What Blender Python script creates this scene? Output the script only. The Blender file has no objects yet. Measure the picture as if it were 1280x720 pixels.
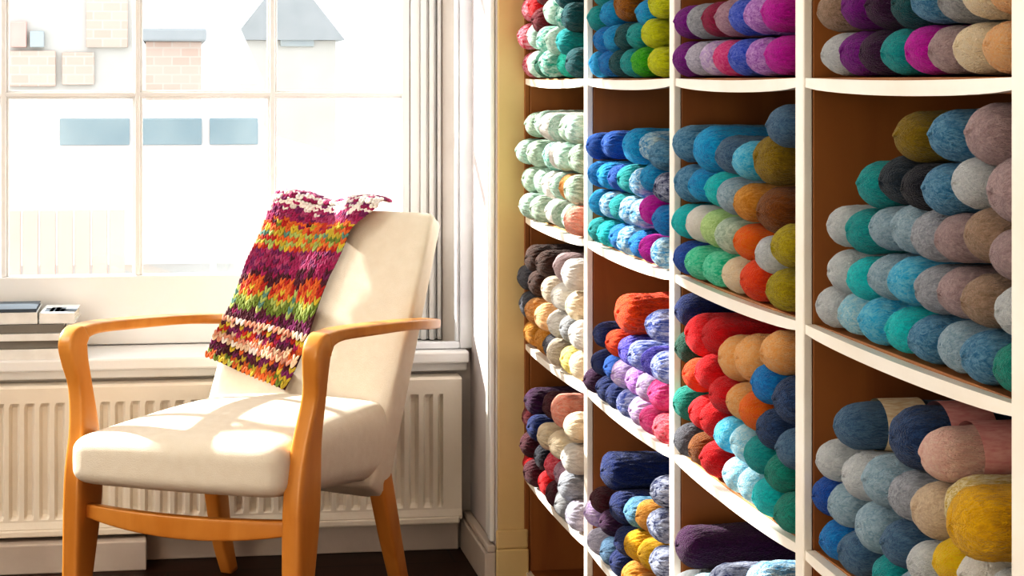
import bpy, bmesh, math, random
from mathutils import Vector, Matrix, noise

random.seed(7)
scene = bpy.context.scene
col = scene.collection

# ------------------------------------------------------------------ camera
FPX, PX, PY, CAMH = 2000.0, 450.0, 100.0, 1.1
TH = math.atan(0.12)
CT, ST = math.cos(TH), math.sin(TH)
cam_d = bpy.data.cameras.new('camera')
cam = bpy.data.objects.new('camera', cam_d)
col.objects.link(cam)
cam.location = (0, 0, CAMH)
cam.rotation_euler = (math.pi / 2, 0, -TH)
cam_d.sensor_width = 36
cam_d.lens = FPX / 1280 * 36
cam_d.shift_x = (640 - PX) / 1280
cam_d.shift_y = -(360 - PY) / 1280
cam_d.clip_start = 0.05
scene.camera = cam


def ray(x, y):
    a = (x - PX) / FPX
    return Vector((a * CT + ST, -a * ST + CT, -(y - PY) / FPX))


def atY(x, y, Y):            # point seen at a pixel on the wall plane Y
    r = ray(x, y)
    return r * (Y / r.y) + Vector((0, 0, CAMH))


def atX(x, y, X):            # point seen at a pixel on the shelf plane X
    r = ray(x, y)
    return r * (X / r.x) + Vector((0, 0, CAMH))


# ------------------------------------------------------------------ materials
def lin(h):
    h = h.lstrip('#')
    v = [int(h[i:i + 2], 16) / 255 for i in (0, 2, 4)]
    return tuple(c / 12.92 if c <= 0.04045 else ((c + 0.055) / 1.055) ** 2.4 for c in v) + (1,)


def new_mat(name):
    m = bpy.data.materials.new(name)
    m.use_nodes = True
    nt = m.node_tree
    b = nt.nodes['Principled BSDF']
    return m, nt, b


def nd(nt, typ, **kw):
    n = nt.nodes.new(typ)
    for k, v in kw.items():
        setattr(n, k, v)
    return n


def paint(name, c1, c2=None, scale=6.0, rough=0.5, bump=0.03, bscale=60, stretch=(1, 1, 1)):
    m, nt, b = new_mat(name)
    tc = nd(nt, 'ShaderNodeTexCoord')
    mp = nd(nt, 'ShaderNodeMapping')
    mp.inputs['Scale'].default_value = stretch
    nt.links.new(tc.outputs['Object'], mp.inputs[0])
    nz = nd(nt, 'ShaderNodeTexNoise')
    nz.inputs['Scale'].default_value = scale
    nz.inputs['Detail'].default_value = 5
    nt.links.new(mp.outputs[0], nz.inputs['Vector'])
    cr = nd(nt, 'ShaderNodeValToRGB')
    cr.color_ramp.elements[0].position = 0.35
    cr.color_ramp.elements[1].position = 0.65
    cr.color_ramp.elements[0].color = lin(c1)
    cr.color_ramp.elements[1].color = lin(c2 or c1)
    nt.links.new(nz.outputs[0], cr.inputs[0])
    nt.links.new(cr.outputs[0], b.inputs['Base Color'])
    b.inputs['Roughness'].default_value = rough
    n2 = nd(nt, 'ShaderNodeTexNoise')
    n2.inputs['Scale'].default_value = bscale
    n2.inputs['Detail'].default_value = 4
    nt.links.new(mp.outputs[0], n2.inputs['Vector'])
    bp = nd(nt, 'ShaderNodeBump')
    bp.inputs['Strength'].default_value = bump
    bp.inputs['Distance'].default_value = 0.02
    nt.links.new(n2.outputs[0], bp.inputs['Height'])
    nt.links.new(bp.outputs[0], b.inputs['Normal'])
    return m


def wood(name, c1, c2, stretch, rough=0.4, scale=9):
    m, nt, b = new_mat(name)
    tc = nd(nt, 'ShaderNodeTexCoord')
    mp = nd(nt, 'ShaderNodeMapping')
    mp.inputs['Scale'].default_value = stretch
    nt.links.new(tc.outputs['Object'], mp.inputs[0])
    nz = nd(nt, 'ShaderNodeTexNoise')
    nz.inputs['Scale'].default_value = scale
    nz.inputs['Detail'].default_value = 6
    nz.inputs['Distortion'].default_value = 0.6
    nt.links.new(mp.outputs[0], nz.inputs['Vector'])
    cr = nd(nt, 'ShaderNodeValToRGB')
    cr.color_ramp.elements[0].position = 0.3
    cr.color_ramp.elements[1].position = 0.7
    cr.color_ramp.elements[0].color = lin(c1)
    cr.color_ramp.elements[1].color = lin(c2)
    nt.links.new(nz.outputs[0], cr.inputs[0])
    nt.links.new(cr.outputs[0], b.inputs['Base Color'])
    b.inputs['Roughness'].default_value = rough
    bp = nd(nt, 'ShaderNodeBump')
    bp.inputs['Strength'].default_value = 0.04
    bp.inputs['Distance'].default_value = 0.01
    nt.links.new(nz.outputs[0], bp.inputs['Height'])
    nt.links.new(bp.outputs[0], b.inputs['Normal'])
    return m


def vivid(h, ks=1.18, kv=1.12):
    import colorsys
    r, g, b_, _ = lin(h)
    hh, ss, vv = colorsys.rgb_to_hsv(r, g, b_)
    return colorsys.hsv_to_rgb(hh, min(1, ss * ks), min(0.86, vv * kv)) + (1,)


def yarn(name, c1, c2):
    m, nt, b = new_mat(name)
    tc = nd(nt, 'ShaderNodeTexCoord')
    oi = nd(nt, 'ShaderNodeObjectInfo')
    ad = nd(nt, 'ShaderNodeVectorMath', operation='ADD')
    mul = nd(nt, 'ShaderNodeMath', operation='MULTIPLY')
    mul.inputs[1].default_value = 37.0
    nt.links.new(oi.outputs['Random'], mul.inputs[0])
    nt.links.new(tc.outputs['Object'], ad.inputs[0])
    nt.links.new(mul.outputs[0], ad.inputs[1])
    nz = nd(nt, 'ShaderNodeTexNoise')
    nz.inputs['Scale'].default_value = 3.4 if 'mixed' in name or 'white' in name else 6.5  # coarser patches: mixed yarn colours, with white of sunlit loops painted in
    nz.inputs['Detail'].default_value = 7
    nz.inputs['Roughness'].default_value = 0.65
    nz.inputs['Distortion'].default_value = 1.2
    nt.links.new(ad.outputs[0], nz.inputs['Vector'])
    cr = nd(nt, 'ShaderNodeValToRGB')
    cr.color_ramp.elements[0].position = 0.38
    cr.color_ramp.elements[1].position = 0.62
    cr.color_ramp.elements[0].color = vivid(c1)
    cr.color_ramp.elements[1].color = vivid(c2)
    nt.links.new(nz.outputs[0], cr.inputs[0])
    nt.links.new(cr.outputs[0], b.inputs['Base Color'])
    b.inputs['Roughness'].default_value = 0.85
    b.inputs['Sheen Weight'].default_value = 0.25
    b.inputs['Sheen Roughness'].default_value = 0.5
    b.inputs['Specular IOR Level'].default_value = 0.2
    n2 = nd(nt, 'ShaderNodeTexNoise')
    n2.inputs['Scale'].default_value = 24
    n2.inputs['Detail'].default_value = 5
    nt.links.new(ad.outputs[0], n2.inputs['Vector'])
    bp = nd(nt, 'ShaderNodeBump')
    bp.inputs['Strength'].default_value = 0.9
    bp.inputs['Distance'].default_value = 0.006
    nt.links.new(n2.outputs[0], bp.inputs['Height'])
    nt.links.new(bp.outputs[0], b.inputs['Normal'])
    return m


M = {}
M['wall'] = paint('plaster_cream', '#EFE8DC', '#E6DDCF', rough=0.7)
M['white'] = paint('white_paint', '#E9EAEB', '#EDEBE8', rough=0.4)
M['whitecool'] = paint('white_paint_worn', '#E9ECEF', '#DCDDE2', rough=0.5, scale=9)
M['mauve'] = paint('pale_mauve_paint', '#DCD6D6', '#D2CBCC', rough=0.5)
M['greige'] = paint('greige_paint', '#D6CFC8', '#CEC6BF', rough=0.55)
M['radiator'] = paint('radiator_enamel', '#EFE7DA', '#E9E0D2', rough=0.35)
M['yellow'] = paint('buttercream_paint', '#E6D0A0', '#DAC08C', rough=0.6, scale=3)
M['skirting'] = paint('skirting_paint', '#CFC4BB', '#C2B6AC', rough=0.5)
M['shelfwhite'] = paint('shelf_white_paint', '#F7F2EA', '#F0E8DC', rough=0.45)
M['shelfwood'] = wood('shelf_wood', '#905C34', '#AE7842', (1.2, 1.2, 0.25), rough=0.5, scale=8)
M['shelfback'] = wood('shelf_back_wood', '#7A4318', '#8E5220', (1, 1, 0.25), rough=0.6)
M['chairwood'] = wood('honey_beech_wood', '#C58236', '#D7984E', (1, 1, 0.3), rough=0.32, scale=14)
M['fabric'] = paint('cream_upholstery', '#E4DACA', '#E0D5C4', rough=0.85, scale=40, bump=0.15, bscale=500)
M['ceiling'] = paint('ceiling_white', '#F4F2EE', '#EFECE8', rough=0.8)
M['darkfloor'] = None
M['paper'] = paint('magazine_paper', '#F3F3F1', '#E4E4E2', rough=0.5, scale=20)
M['pages'] = paint('page_edges', '#E9E4D8', '#B9B2A6', rough=0.7, scale=30, stretch=(1, 1, 14))
M['ink'] = paint('slate_ink', '#5A6570', '#47525E', rough=0.5)
M['greycover'] = paint('grey_cover', '#8F8C86', '#7F7C77', rough=0.5)
M['metal'] = paint('brushed_steel', '#B9B7B2', '#A6A49F', rough=0.35)

m, nt, b = new_mat('dark_floorboards')
tc = nd(nt, 'ShaderNodeTexCoord')
br = nd(nt, 'ShaderNodeTexBrick')
br.inputs['Scale'].default_value = 1.0
br.inputs['Brick Width'].default_value = 1.3
br.inputs['Row Height'].default_value = 0.12
br.inputs['Mortar Size'].default_value = 0.003
br.inputs['Color1'].default_value = lin('#4A2818')
br.inputs['Color2'].default_value = lin('#3C1F13')
br.inputs['Mortar'].default_value = lin('#160B07')
nt.links.new(tc.outputs['Object'], br.inputs['Vector'])
mp = nd(nt, 'ShaderNodeMapping')
mp.inputs['Scale'].default_value = (1.5, 14, 1)
nt.links.new(tc.outputs['Object'], mp.inputs[0])
nz = nd(nt, 'ShaderNodeTexNoise')
nz.inputs['Scale'].default_value = 4
nz.inputs['Detail'].default_value = 6
nt.links.new(mp.outputs[0], nz.inputs['Vector'])
mx = nd(nt, 'ShaderNodeMix', data_type='RGBA', blend_type='MULTIPLY')
mx.inputs['Factor'].default_value = 0.6
nt.links.new(br.outputs['Color'], mx.inputs['A'])
nt.links.new(nz.outputs[0], mx.inputs['B'])
nt.links.new(mx.outputs['Result'], b.inputs['Base Color'])
b.inputs['Roughness'].default_value = 0.45
M['darkfloor'] = m

m, nt, b = new_mat('window_glass')
nt.nodes.remove(b)
tr = nd(nt, 'ShaderNodeBsdfTransparent')
tr.inputs[0].default_value = (0.97, 0.98, 0.98, 1)
gl = nd(nt, 'ShaderNodeBsdfGlossy')
gl.inputs['Roughness'].default_value = 0.02
ms = nd(nt, 'ShaderNodeMixShader')
ms.inputs[0].default_value = 0.05
nt.links.new(tr.outputs[0], ms.inputs[1])
nt.links.new(gl.outputs[0], ms.inputs[2])
nt.links.new(ms.outputs[0], nt.nodes['Material Output'].inputs[0])
M['glass'] = m


# ------------------------------------------------------------------ mesh helpers
def link(name, me, mat, parent=None, smooth=False):
    o = bpy.data.objects.new(name, me)
    col.objects.link(o)
    if mat and not me.materials:
        me.materials.append(mat)
    if parent:
        o.parent = parent
    if smooth:
        for p in me.polygons:
            p.use_smooth = True
    return o


def from_bm(name, bm, mat, parent=None, smooth=False):
    me = bpy.data.meshes.new(name)
    bmesh.ops.recalc_face_normals(bm, faces=bm.faces)
    bm.to_mesh(me)
    bm.free()
    return link(name, me, mat, parent, smooth)


def bm_box(bm, x0, x1, y0, y1, z0, z1, bev=0.0):
    t = bmesh.new()
    bmesh.ops.create_cube(t, size=1)
    for v in t.verts:
        v.co = Vector(((x0 + x1) / 2 + v.co.x * (x1 - x0), (y0 + y1) / 2 + v.co.y * (y1 - y0), (z0 + z1) / 2 + v.co.z * (z1 - z0)))
    if bev > 0:
        bmesh.ops.bevel(t, geom=list(t.edges), offset=bev, segments=2, affect='EDGES', profile=0.5)
    merge(bm, t)


def merge(bm, t):
    me = bpy.data.meshes.new('tmp')
    t.to_mesh(me)
    t.free()
    bm.from_mesh(me)
    bpy.data.meshes.remove(me)


def box(name, x0, x1, y0, y1, z0, z1, mat, parent=None, bev=0.003):
    bm = bmesh.new()
    bm_box(bm, x0, x1, y0, y1, z0, z1, bev)
    return from_bm(name, bm, mat, parent)


def prism(bm, pts, z0, z1):      # vertical extrusion of a plan outline
    lo = [bm.verts.new((p[0], p[1], z0)) for p in pts]
    hi = [bm.verts.new((p[0], p[1], z1)) for p in pts]
    n = len(pts)
    bm.faces.new(lo[::-1])
    bm.faces.new(hi)
    for i in range(n):
        bm.faces.new((lo[i], lo[(i + 1) % n], hi[(i + 1) % n], hi[i]))


def rounded_box(hx, hy, hz, r, n=10):
    """closed cube grid whose corners are rounded by radius r"""
    bm = bmesh.new()
    bmesh.ops.create_cube(bm, size=2)
    bmesh.ops.subdivide_edges(bm, edges=list(bm.edges), cuts=n, use_grid_fill=True)
    H = (hx, hy, hz)
    for v in bm.verts:
        p = []
        for k in range(3):
            c = v.co[k]
            # concentrate loops near the edges
            c = math.copysign(1 - (1 - abs(c)) ** 1.6, c)
            p.append(c * H[k])
        inner = Vector([max(-(H[k] - r), min(H[k] - r, p[k])) for k in range(3)])
        d = Vector(p) - inner
        if d.length > 1e-9:
            # project to the rounded surface
            m_ = max(abs(d.x), abs(d.y), abs(d.z))
            v.co = inner + d.normalized() * (r * min(1.0, m_ / r))
        else:
            v.co = Vector(p)
    return bm


def sweep(bm, path, up=Vector((1, 0, 0)), power=6.0, seg=24):
    """path: list of (Vector point, half width along 'up', half thickness); superelliptic section"""
    rings = []
    n = len(path)
    for i, (p, a, b_) in enumerate(path):
        t = (path[min(i + 1, n - 1)][0] - path[max(i - 1, 0)][0]).normalized()
        side = (up - t * up.dot(t)).normalized()
        oth = t.cross(side).normalized()
        ring = []
        for k in range(seg):
            ang = 2 * math.pi * (k + 0.5) / seg
            cx, sx = math.cos(ang), math.sin(ang)
            x = math.copysign(abs(cx) ** (2 / power), cx) * a
            y = math.copysign(abs(sx) ** (2 / power), sx) * b_
            ring.append(bm.verts.new(p + side * x + oth * y))
        rings.append(ring)
    for i in range(n - 1):
        for k in range(seg):
            bm.faces.new((rings[i][k], rings[i][(k + 1) % seg], rings[i + 1][(k + 1) % seg], rings[i + 1][k]))
    bm.faces.new(rings[0][::-1])
    bm.faces.new(rings[-1])


def spline(pts, n=6):
    """Catmull-Rom through tuples"""
    out = []
    P = [pts[0]] + list(pts) + [pts[-1]]
    for i in range(1, len(P) - 2):
        for k in range(n):
            t = k / n
            r = []
            for a, b_, c, d in zip(P[i - 1], P[i], P[i + 1], P[i + 2]):
                r.append(0.5 * ((2 * b_) + (-a + c) * t + (2 * a - 5 * b_ + 4 * c - d) * t * t + (-a + 3 * b_ - 3 * c + d) * t ** 3))
            out.append(tuple(r))
    out.append(tuple(pts[-1]))
    return out


def tag(o, label, cat, group=None, kind=None):
    o['label'] = label
    o['category'] = cat
    if group:
        o['group'] = group
    if kind:
        o['kind'] = kind
    return o


def struct(o):
    o['kind'] = 'structure'
    return o


def empty(name, loc=(0, 0, 0), rz=0):
    o = bpy.data.objects.new(name, None)
    o.empty_display_size = 0.1
    col.objects.link(o)
    o.location = loc
    o.rotation_euler = (0, 0, rz)
    return o


# ------------------------------------------------------------------ room shell
YW = 3.71          # window wall face
YS = 3.86          # sash plane
XR = 0.707         # return wall
YP = 3.42          # pier front
XS = 0.77          # shelving front
XB = 1.075         # shelving back
ZC = 2.8
XL = -2.3
ZSILL = 0.47
ZTOP = 2.02        # window head
XOPEN = atY(575, 300, YW).x
XWL = -2.0         # window left end

struct(box('floor', XL - 0.2, 1.4, -0.75, YW + 0.3, -0.06, 0, M['darkfloor'], bev=0))
struct(box('ceiling', XL - 0.2, 1.4, -0.75, YW + 0.3, ZC, ZC + 0.08, M['ceiling'], bev=0))
bm = bmesh.new()
bm_box(bm, XL - 0.1, XR, YW, YW + 0.2, 0, ZSILL - 0.03)                # below the sill
bm_box(bm, XL - 0.1, XR, YW, YW + 0.2, ZTOP, ZC)
bm_box(bm, XL - 0.1, XWL, YW, YW + 0.2, ZSILL - 0.03, ZTOP)
bm_box(bm, XOPEN, XR + 0.1, YW, YW + 0.2, ZSILL - 0.03, ZTOP)
struct(from_bm('wall_back', bm, M['greige']))
struct(box('wall_left', XL - 0.12, XL, 0.6, YW + 0.1, 0, ZC, M['wall'], bev=0))
struct(box('wall_right', XB + 0.01, XB + 0.15, -0.7, YP + 0.02, 0, ZC, M['wall'], bev=0))
struct(box('wall_front', XL - 0.1, XB + 0.15, -0.75, -0.65, 0, ZC, M['wall'], bev=0))
# return wall with pier
struct(box('wall_return', XR, XB + 0.15, YP, YW + 0.2, 0, ZC, M['mauve'], bev=0.004))
# yellow painted pier face
struct(box('trim_1', XR + 0.004, XS + 0.006, YP - 0.012, YP, 0, ZC, M['yellow'], bev=0.002))
bm = bmesh.new()
bm_box(bm, XR - 0.002, XS + 0.006, YP - 0.026, YP - 0.0122, 0.0, 0.085, 0.003)
bm_box(bm, XR - 0.002, XS + 0.006, YP - 0.020, YP - 0.0122, 0.085, 0.126, 0.004)
struct(from_bm('baseboard_pier', bm, M['yellow']))
# skirting on the return wall and below the radiator
bm = bmesh.new()
bm_box(bm, XR - 0.026, XR - 0.0005, YP - 0.01, YW - 0.012, 0, 0.075, 0.003)
bm_box(bm, XR - 0.020, XR - 0.0005, YP - 0.01, YW - 0.012, 0.075, 0.09, 0.004)
struct(from_bm('baseboard_right', bm, M['skirting']))
bm = bmesh.new()
bm_box(bm, XL, XR - 0.03, YW - 0.014, YW - 0.0005, 0, 0.075, 0.003)
struct(from_bm('baseboard_back', bm, M['skirting']))
x1 = atY(183, 700, YW - 0.09).x
bm = bmesh.new()
bm_box(bm, XL, x1, YW - 0.09, YW - 0.0145, 0, 0.066, 0.003)
struct(from_bm('trim_2', bm, M['skirting']))
# vertical bead on the return wall and a plain architrave strip
bm = bmesh.new()
bm_box(bm, XR - 0.012, XR - 0.0005, YP + 0.0, YP + 0.03, 0.095, ZC - 0.01, 0.004)
bm_box(bm, XR - 0.008, XR - 0.0005, YP + 0.05, YP + 0.07, 0.095, ZC - 0.01, 0.003)
struct(from_bm('trim_3', bm, M['white']))

# window casing at the wall face
xc0, xc1 = atY(575, 300, YW - 0.02).x, atY(598, 300, YW - 0.02).x
zb = atY(560, 428, YW - 0.02).z
bm = bmesh.new()
bm_box(bm, xc0, xc1, YW - 0.02, YW - 0.0005, ZSILL + 0.001, ZC - 0.02, 0.003)
bm_box(bm, xc0 - 0.008, xc0 - 0.0002, YW - 0.012, YW + 0.01, zb, ZTOP, 0.002)
bm_box(bm, xc0 - 0.16, xc0 - 0.0002, YW - 0.02, YW + 0.0, ZSILL + 0.001, zb, 0.003)
struct(from_bm('trim_4', bm, M['whitecool']))
# splayed jamb panel between casing and sash box
xs0 = atY(551, 300, YS - 0.03).x
bm = bmesh.new()
prism(bm, [(XOPEN, YW + 0.002), (XOPEN + 0.001, YS + 0.09), (xs0, YS + 0.09), (xs0, YS - 0.03)], ZSILL, ZTOP)
struct(from_bm('trim_5', bm, M['greige']))
# sash box ridges
bm = bmesh.new()
x = xs0
for w, d in ((0.010, 0.012), (0.008, 0.0), (0.012, 0.016), (0.006, 0.004), (0.014, 0.010)):
    bm_box(bm, x - w, x - 0.0003, YS - 0.03 - d, YS + 0.09, ZSILL + 0.002, ZTOP, 0.003)
    x -= w
xst = atY(504, 300, YS).x + 0.004
bm_box(bm, xst + 0.010, x - 0.0004, YS - 0.028, YS + 0.09, ZSILL + 0.002, ZTOP, 0.002)
XSB = xst + 0.010
struct(from_bm('trim_6', bm, M['white']))
# sill board
bm = bmesh.new()
xs_r = atY(605, 447, YW - 0.05).x
bm_box(bm, XWL - 0.05, XR - 0.012, YW - 0.05, YS + 0.09, ZSILL - 0.028, ZSILL, 0.005)
bm_box(bm, XWL - 0.03, XR - 0.012, YW - 0.022, YW - 0.0005, ZSILL - 0.05, ZSILL - 0.028, 0.004)
struct(from_bm('trim_7', bm, M['white']))

# window sash: frame, muntins, glass
wx = [atY(p, 200, YS).x for p in (5, 172, 340, 504)]
pitch = (wx[3] - wx[0]) / 3
xs_ = [wx[0] - pitch * k for k in range(int((wx[0] - XWL) / pitch), 0, -1)] + wx
zg0 = atY(250, 342, YS).z
zm = atY(250, 118, YS).z
zs_ = [zg0, zm, zm + (zm - zg0), zm + 2 * (zm - zg0)]
win = struct(empty('window_1', (0, YS, ZSILL)))
bm = bmesh.new()
o_ = Vector((0, -YS, -ZSILL))


def wb(bm, x0, x1, y0, y1, z0, z1, bev=0.003):
    bm_box(bm, x0, x1, y0 - YS, y1 - YS, z0 - ZSILL, z1 - ZSILL, bev)


wb(bm, XWL, XSB - 0.001, YS - 0.022, YS + 0.022, ZSILL + 0.002, zg0, 0.004)         # bottom rail
wb(bm, XWL, XSB - 0.001, YS - 0.022, YS + 0.022, zs_[-1], ZTOP, 0.004)
wb(bm, wx[3] - 0.006, XSB - 0.001, YS - 0.022, YS + 0.022, zg0, zs_[-1], 0.003)
wb(bm, XWL, xs_[0] + 0.006, YS - 0.022, YS + 0.022, zg0, zs_[-1], 0.003)
struct(from_bm('window_frame', bm, M['white'], win))
bm = bmesh.new()
for xx in xs_[1:-1]:
    wb(bm, xx - 0.012, xx + 0.012, YS - 0.008, YS + 0.012, zg0, zs_[-1], 0.002)
    wb(bm, xx - 0.006, xx + 0.006, YS - 0.018, YS - 0.008, zg0, zs_[-1], 0.002)
for zz in zs_[1:-1]:
    wb(bm, xs_[0], xs_[-1], YS - 0.007, YS + 0.011, zz - 0.010, zz + 0.010, 0.002)
    wb(bm, xs_[0], xs_[-1], YS - 0.017, YS - 0.007, zz - 0.005, zz + 0.005, 0.002)
struct(from_bm('muntin', bm, M['white'], win))
bm = bmesh.new()
wb(bm, xs_[0], xs_[-1], YS + 0.001, YS + 0.004, zg0, zs_[-1], 0)
struct(from_bm('window_pane', bm, M['glass'], win))
# outer reveal seen through the right-hand panes
xo = atY(467, 200, YW + 0.4).x
bm = bmesh.new()
bm_box(bm, xo, xo + 0.5, YS + 0.10, YW + 0.42, ZSILL - 0.3, ZC, 0.004)
struct(from_bm('trim_8', bm, M['white']))

# ------------------------------------------------------------------ outside the window
M['pave'] = paint('pale_paving', '#BFBEBB', '#B9B8B4', scale=2, rough=0.9)
M['render'] = paint('pale_render', '#CBCAC8', '#C5C4C0', scale=2, rough=0.9)
M['roofgrey'] = paint('pale_slate', '#A9AEB3', '#A2A8AD', scale=5, rough=0.8)
M['carwhite'] = paint('white_car_paint', '#D4D5D8', '#D0D1D4', scale=2, rough=0.25, bump=0)
M['carglass'] = paint('blue_grey_car_glass', '#7F95A0', '#8FA2AA', scale=3, rough=0.1, bump=0)
M['tyre'] = paint('grey_tyre', '#6A6A6A', '#5A5A5A', rough=0.8)
M['winoutside'] = paint('pale_blue_window', '#A8B2B8', '#AEB6BA', scale=2, rough=0.2)
M['pinkboard'] = paint('pale_pink_boards', '#D6B6B0', '#D0AEA8', scale=4, rough=0.8)
m, nt, b = new_mat('pale_pink_brick')
tc = nd(nt, 'ShaderNodeTexCoord')
br = nd(nt, 'ShaderNodeTexBrick')
br.inputs['Scale'].default_value = 3.0
br.inputs['Color1'].default_value = lin('#CDBBB2')
br.inputs['Color2'].default_value = lin('#C9B2A8')
br.inputs['Mortar'].default_value = lin('#CCC2BB')
mp = nd(nt, 'ShaderNodeMapping')
mp.inputs['Rotation'].default_value = (math.pi / 2, 0, 0)
nt.links.new(tc.outputs['Object'], mp.inputs[0])
nt.links.new(mp.outputs[0], br.inputs['Vector'])
nt.links.new(br.outputs['Color'], b.inputs['Base Color'])
b.inputs['Roughness'].default_value = 0.9
M['brick'] = m
ZG = -0.6
struct(box('ground', -14, 12, YW + 0.5, 30, ZG - 0.1, ZG, M['pave'], bev=0))
# brick town house
YH = 15.0


def hx(p):
    return atY(p, 100, YH).x


def hz(y):
    return atY(300, y, YH).z


house = empty('town_house', (hx(60), YH, ZG))
tag(house, 'pale pink brick town house across the street, left panes', 'house')


def hpart(name, x0, x1, y0, y1, z0, z1, mat, bev=0.01, par=None):
    p = par or house
    lx, ly, lz = p.location
    return box(name, x0 - lx, x1 - lx, y0 - ly, y1 - ly, z0 - lz, z1 - lz, mat, p, bev)


hpart('wall', hx(-420), hx(168), YH, YH + 3, ZG, hz(-200), M['render'])
hpart('brick_panel', hx(78), hx(118), YH - 0.06, YH - 0.002, hz(106), hz(66), M['brick'])
hpart('brick_panel', hx(12), hx(70), YH - 0.06, YH - 0.002, hz(108), hz(64), M['brick'])
hpart('brick_panel', hx(108), hx(160), YH - 0.06, YH - 0.002, hz(60), hz(0), M['brick'])
hpart('window', hx(14), hx(34), YH - 0.09, YH - 0.002, hz(60), hz(28), M['pinkboard'])
hpart('window', hx(38), hx(56), YH - 0.09, YH - 0.002, hz(60), hz(40), M['winoutside'])
house2 = empty('brick_shed', (hx(215), YH, ZG))
tag(house2, 'low pale pink brick outbuilding with slate roof outside second pane', 'outbuilding')
hpart('wall', hx(182), hx(252), YH, YH + 2, ZG, hz(52), M['brick'], 0.01, house2)
hpart('roof', hx(178), hx(258), YH - 0.1, YH + 2.1, hz(52), hz(36), M['roofgrey'], 0.02, house2)
# white pointed tent canopy
tent = empty('garden_tent', (hx(287), YH - 1.5, ZG))
tag(tent, 'white pointed canopy tent standing outside beyond the second pane', 'tent')
bm = bmesh.new()
YT = YH - 1.5
k_ = YT / YH
a0, a1, ap = atY(255, 104, YT), atY(322, 104, YT), atY(287, 24, YT)
lo = []
for dx, dy in ((-1, -1), (1, -1), (1, 1), (-1, 1)):
    lo.append(bm.verts.new(((a1.x - a0.x) / 2 * dx, (a1.x - a0.x) / 2 * dy, a0.z - ZG)))
tp = bm.verts.new((0, 0, ap.z - ZG))
for i in range(4):
    bm.faces.new((lo[i], lo[(i + 1) % 4], tp))
bm.faces.new(lo[::-1])
from_bm('canopy', bm, M['carwhite'], tent)
for dx in (-1, 1):
    for dy in (-1, 1):
        hw = (a1.x - a0.x) / 2 - 0.03
        box('pole', hw * dx - 0.02, hw * dx + 0.02, hw * dy - 0.02, hw * dy + 0.02, 0, a0.z - ZG, M['white'], tent, 0.003)
# grey gabled house behind
gh = empty('gabled_house', (hx(380), YH + 4, ZG))
tag(gh, 'pale grey gabled house far behind the middle panes', 'house')
bm = bmesh.new()
YG = YH + 4
g0, g1, g2, g3 = atY(300, 50, YG), atY(420, 50, YG), atY(335, -40, YG), atY(395, -60, YG)
bm_box(bm, g0.x - hx(380), g1.x - hx(380), 0, 2.5, 0, g0.z - ZG, 0.01)
from_bm('wall', bm, M['render'], gh)
bm = bmesh.new()
xa, xb_ = g0.x - hx(380) - 0.1, g1.x - hx(380) + 0.1
za, zt_ = g0.z - ZG, g2.z - ZG
v = [bm.verts.new(c) for c in ((xa, -0.1, za), (xb_, -0.1, za), (xb_, 2.6, za), (xa, 2.6, za), ((xa + xb_) / 2, -0.1, zt_), ((xa + xb_) / 2, 2.6, zt_))]
for f in ((0, 1, 4), (2, 3, 5), (1, 2, 5, 4), (3, 0, 4, 5), (3, 2, 1, 0)):
    bm.faces.new([v[i] for i in f])
from_bm('roof', bm, M['roofgrey'], gh)
hpart('window', atY(350, 30, YG).x, atY(392, 30, YG).x, YG - 0.05, YG - 0.003, atY(350, 58, YG).z, atY(350, 18, YG).z, M['winoutside'], 0.01, gh)
# white parked van
YV = 7.6
vn = empty('parked_van', (atY(190, 100, YV).x, YV, ZG))
tag(vn, 'white parked van with blue grey side windows outside the window', 'van')
ox, oy, oz = vn.location


def vx(p):
    return atY(p, 100, YV).x - ox


def vz(y):
    return atY(200, y, YV).z - oz


prof = [(vx(-420), vz(330)), (vx(-420), vz(160)), (vx(-360), vz(134)), (vx(300), vz(130)), (vx(352), vz(180)), (vx(440), vz(205)), (vx(470), vz(330))]
bm = bmesh.new()
f0 = [bm.verts.new((p[0], 0, p[1])) for p in prof]
f1 = [bm.verts.new((p[0], 1.6, p[1])) for p in prof]
bm.faces.new(f0)
bm.faces.new(f1[::-1])
for i in range(len(prof)):
    j = (i + 1) % len(prof)
    bm.faces.new((f0[i], f1[i], f1[j], f0[j]))
from_bm('body', bm, M['carwhite'], vn)
for p0, p1 in ((75, 162), (172, 252), (262, 322)):
    box('window', vx(p0), vx(p1), -0.02, -0.001, vz(181), vz(148), M['carglass'], vn, 0.004)
for p in (-280, 340):
    bm = bmesh.new()
    bmesh.ops.create_cone(bm, cap_ends=True, segments=32, radius1=0.3, radius2=0.3, depth=0.2)
    bmesh.ops.rotate(bm, verts=bm.verts, matrix=Matrix.Rotation(math.pi / 2, 3, 'X'))
    bmesh.ops.translate(bm, verts=bm.verts, vec=(vx(p), 0.06, 0.3))
    bmesh.ops.bevel(bm, geom=[e for e in bm.edges if len(e.link_faces) == 2 and e.calc_face_angle(0) > 1], offset=0.03, segments=2, affect='EDGES')
    from_bm('wheel', bm, M['tyre'], vn)
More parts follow.
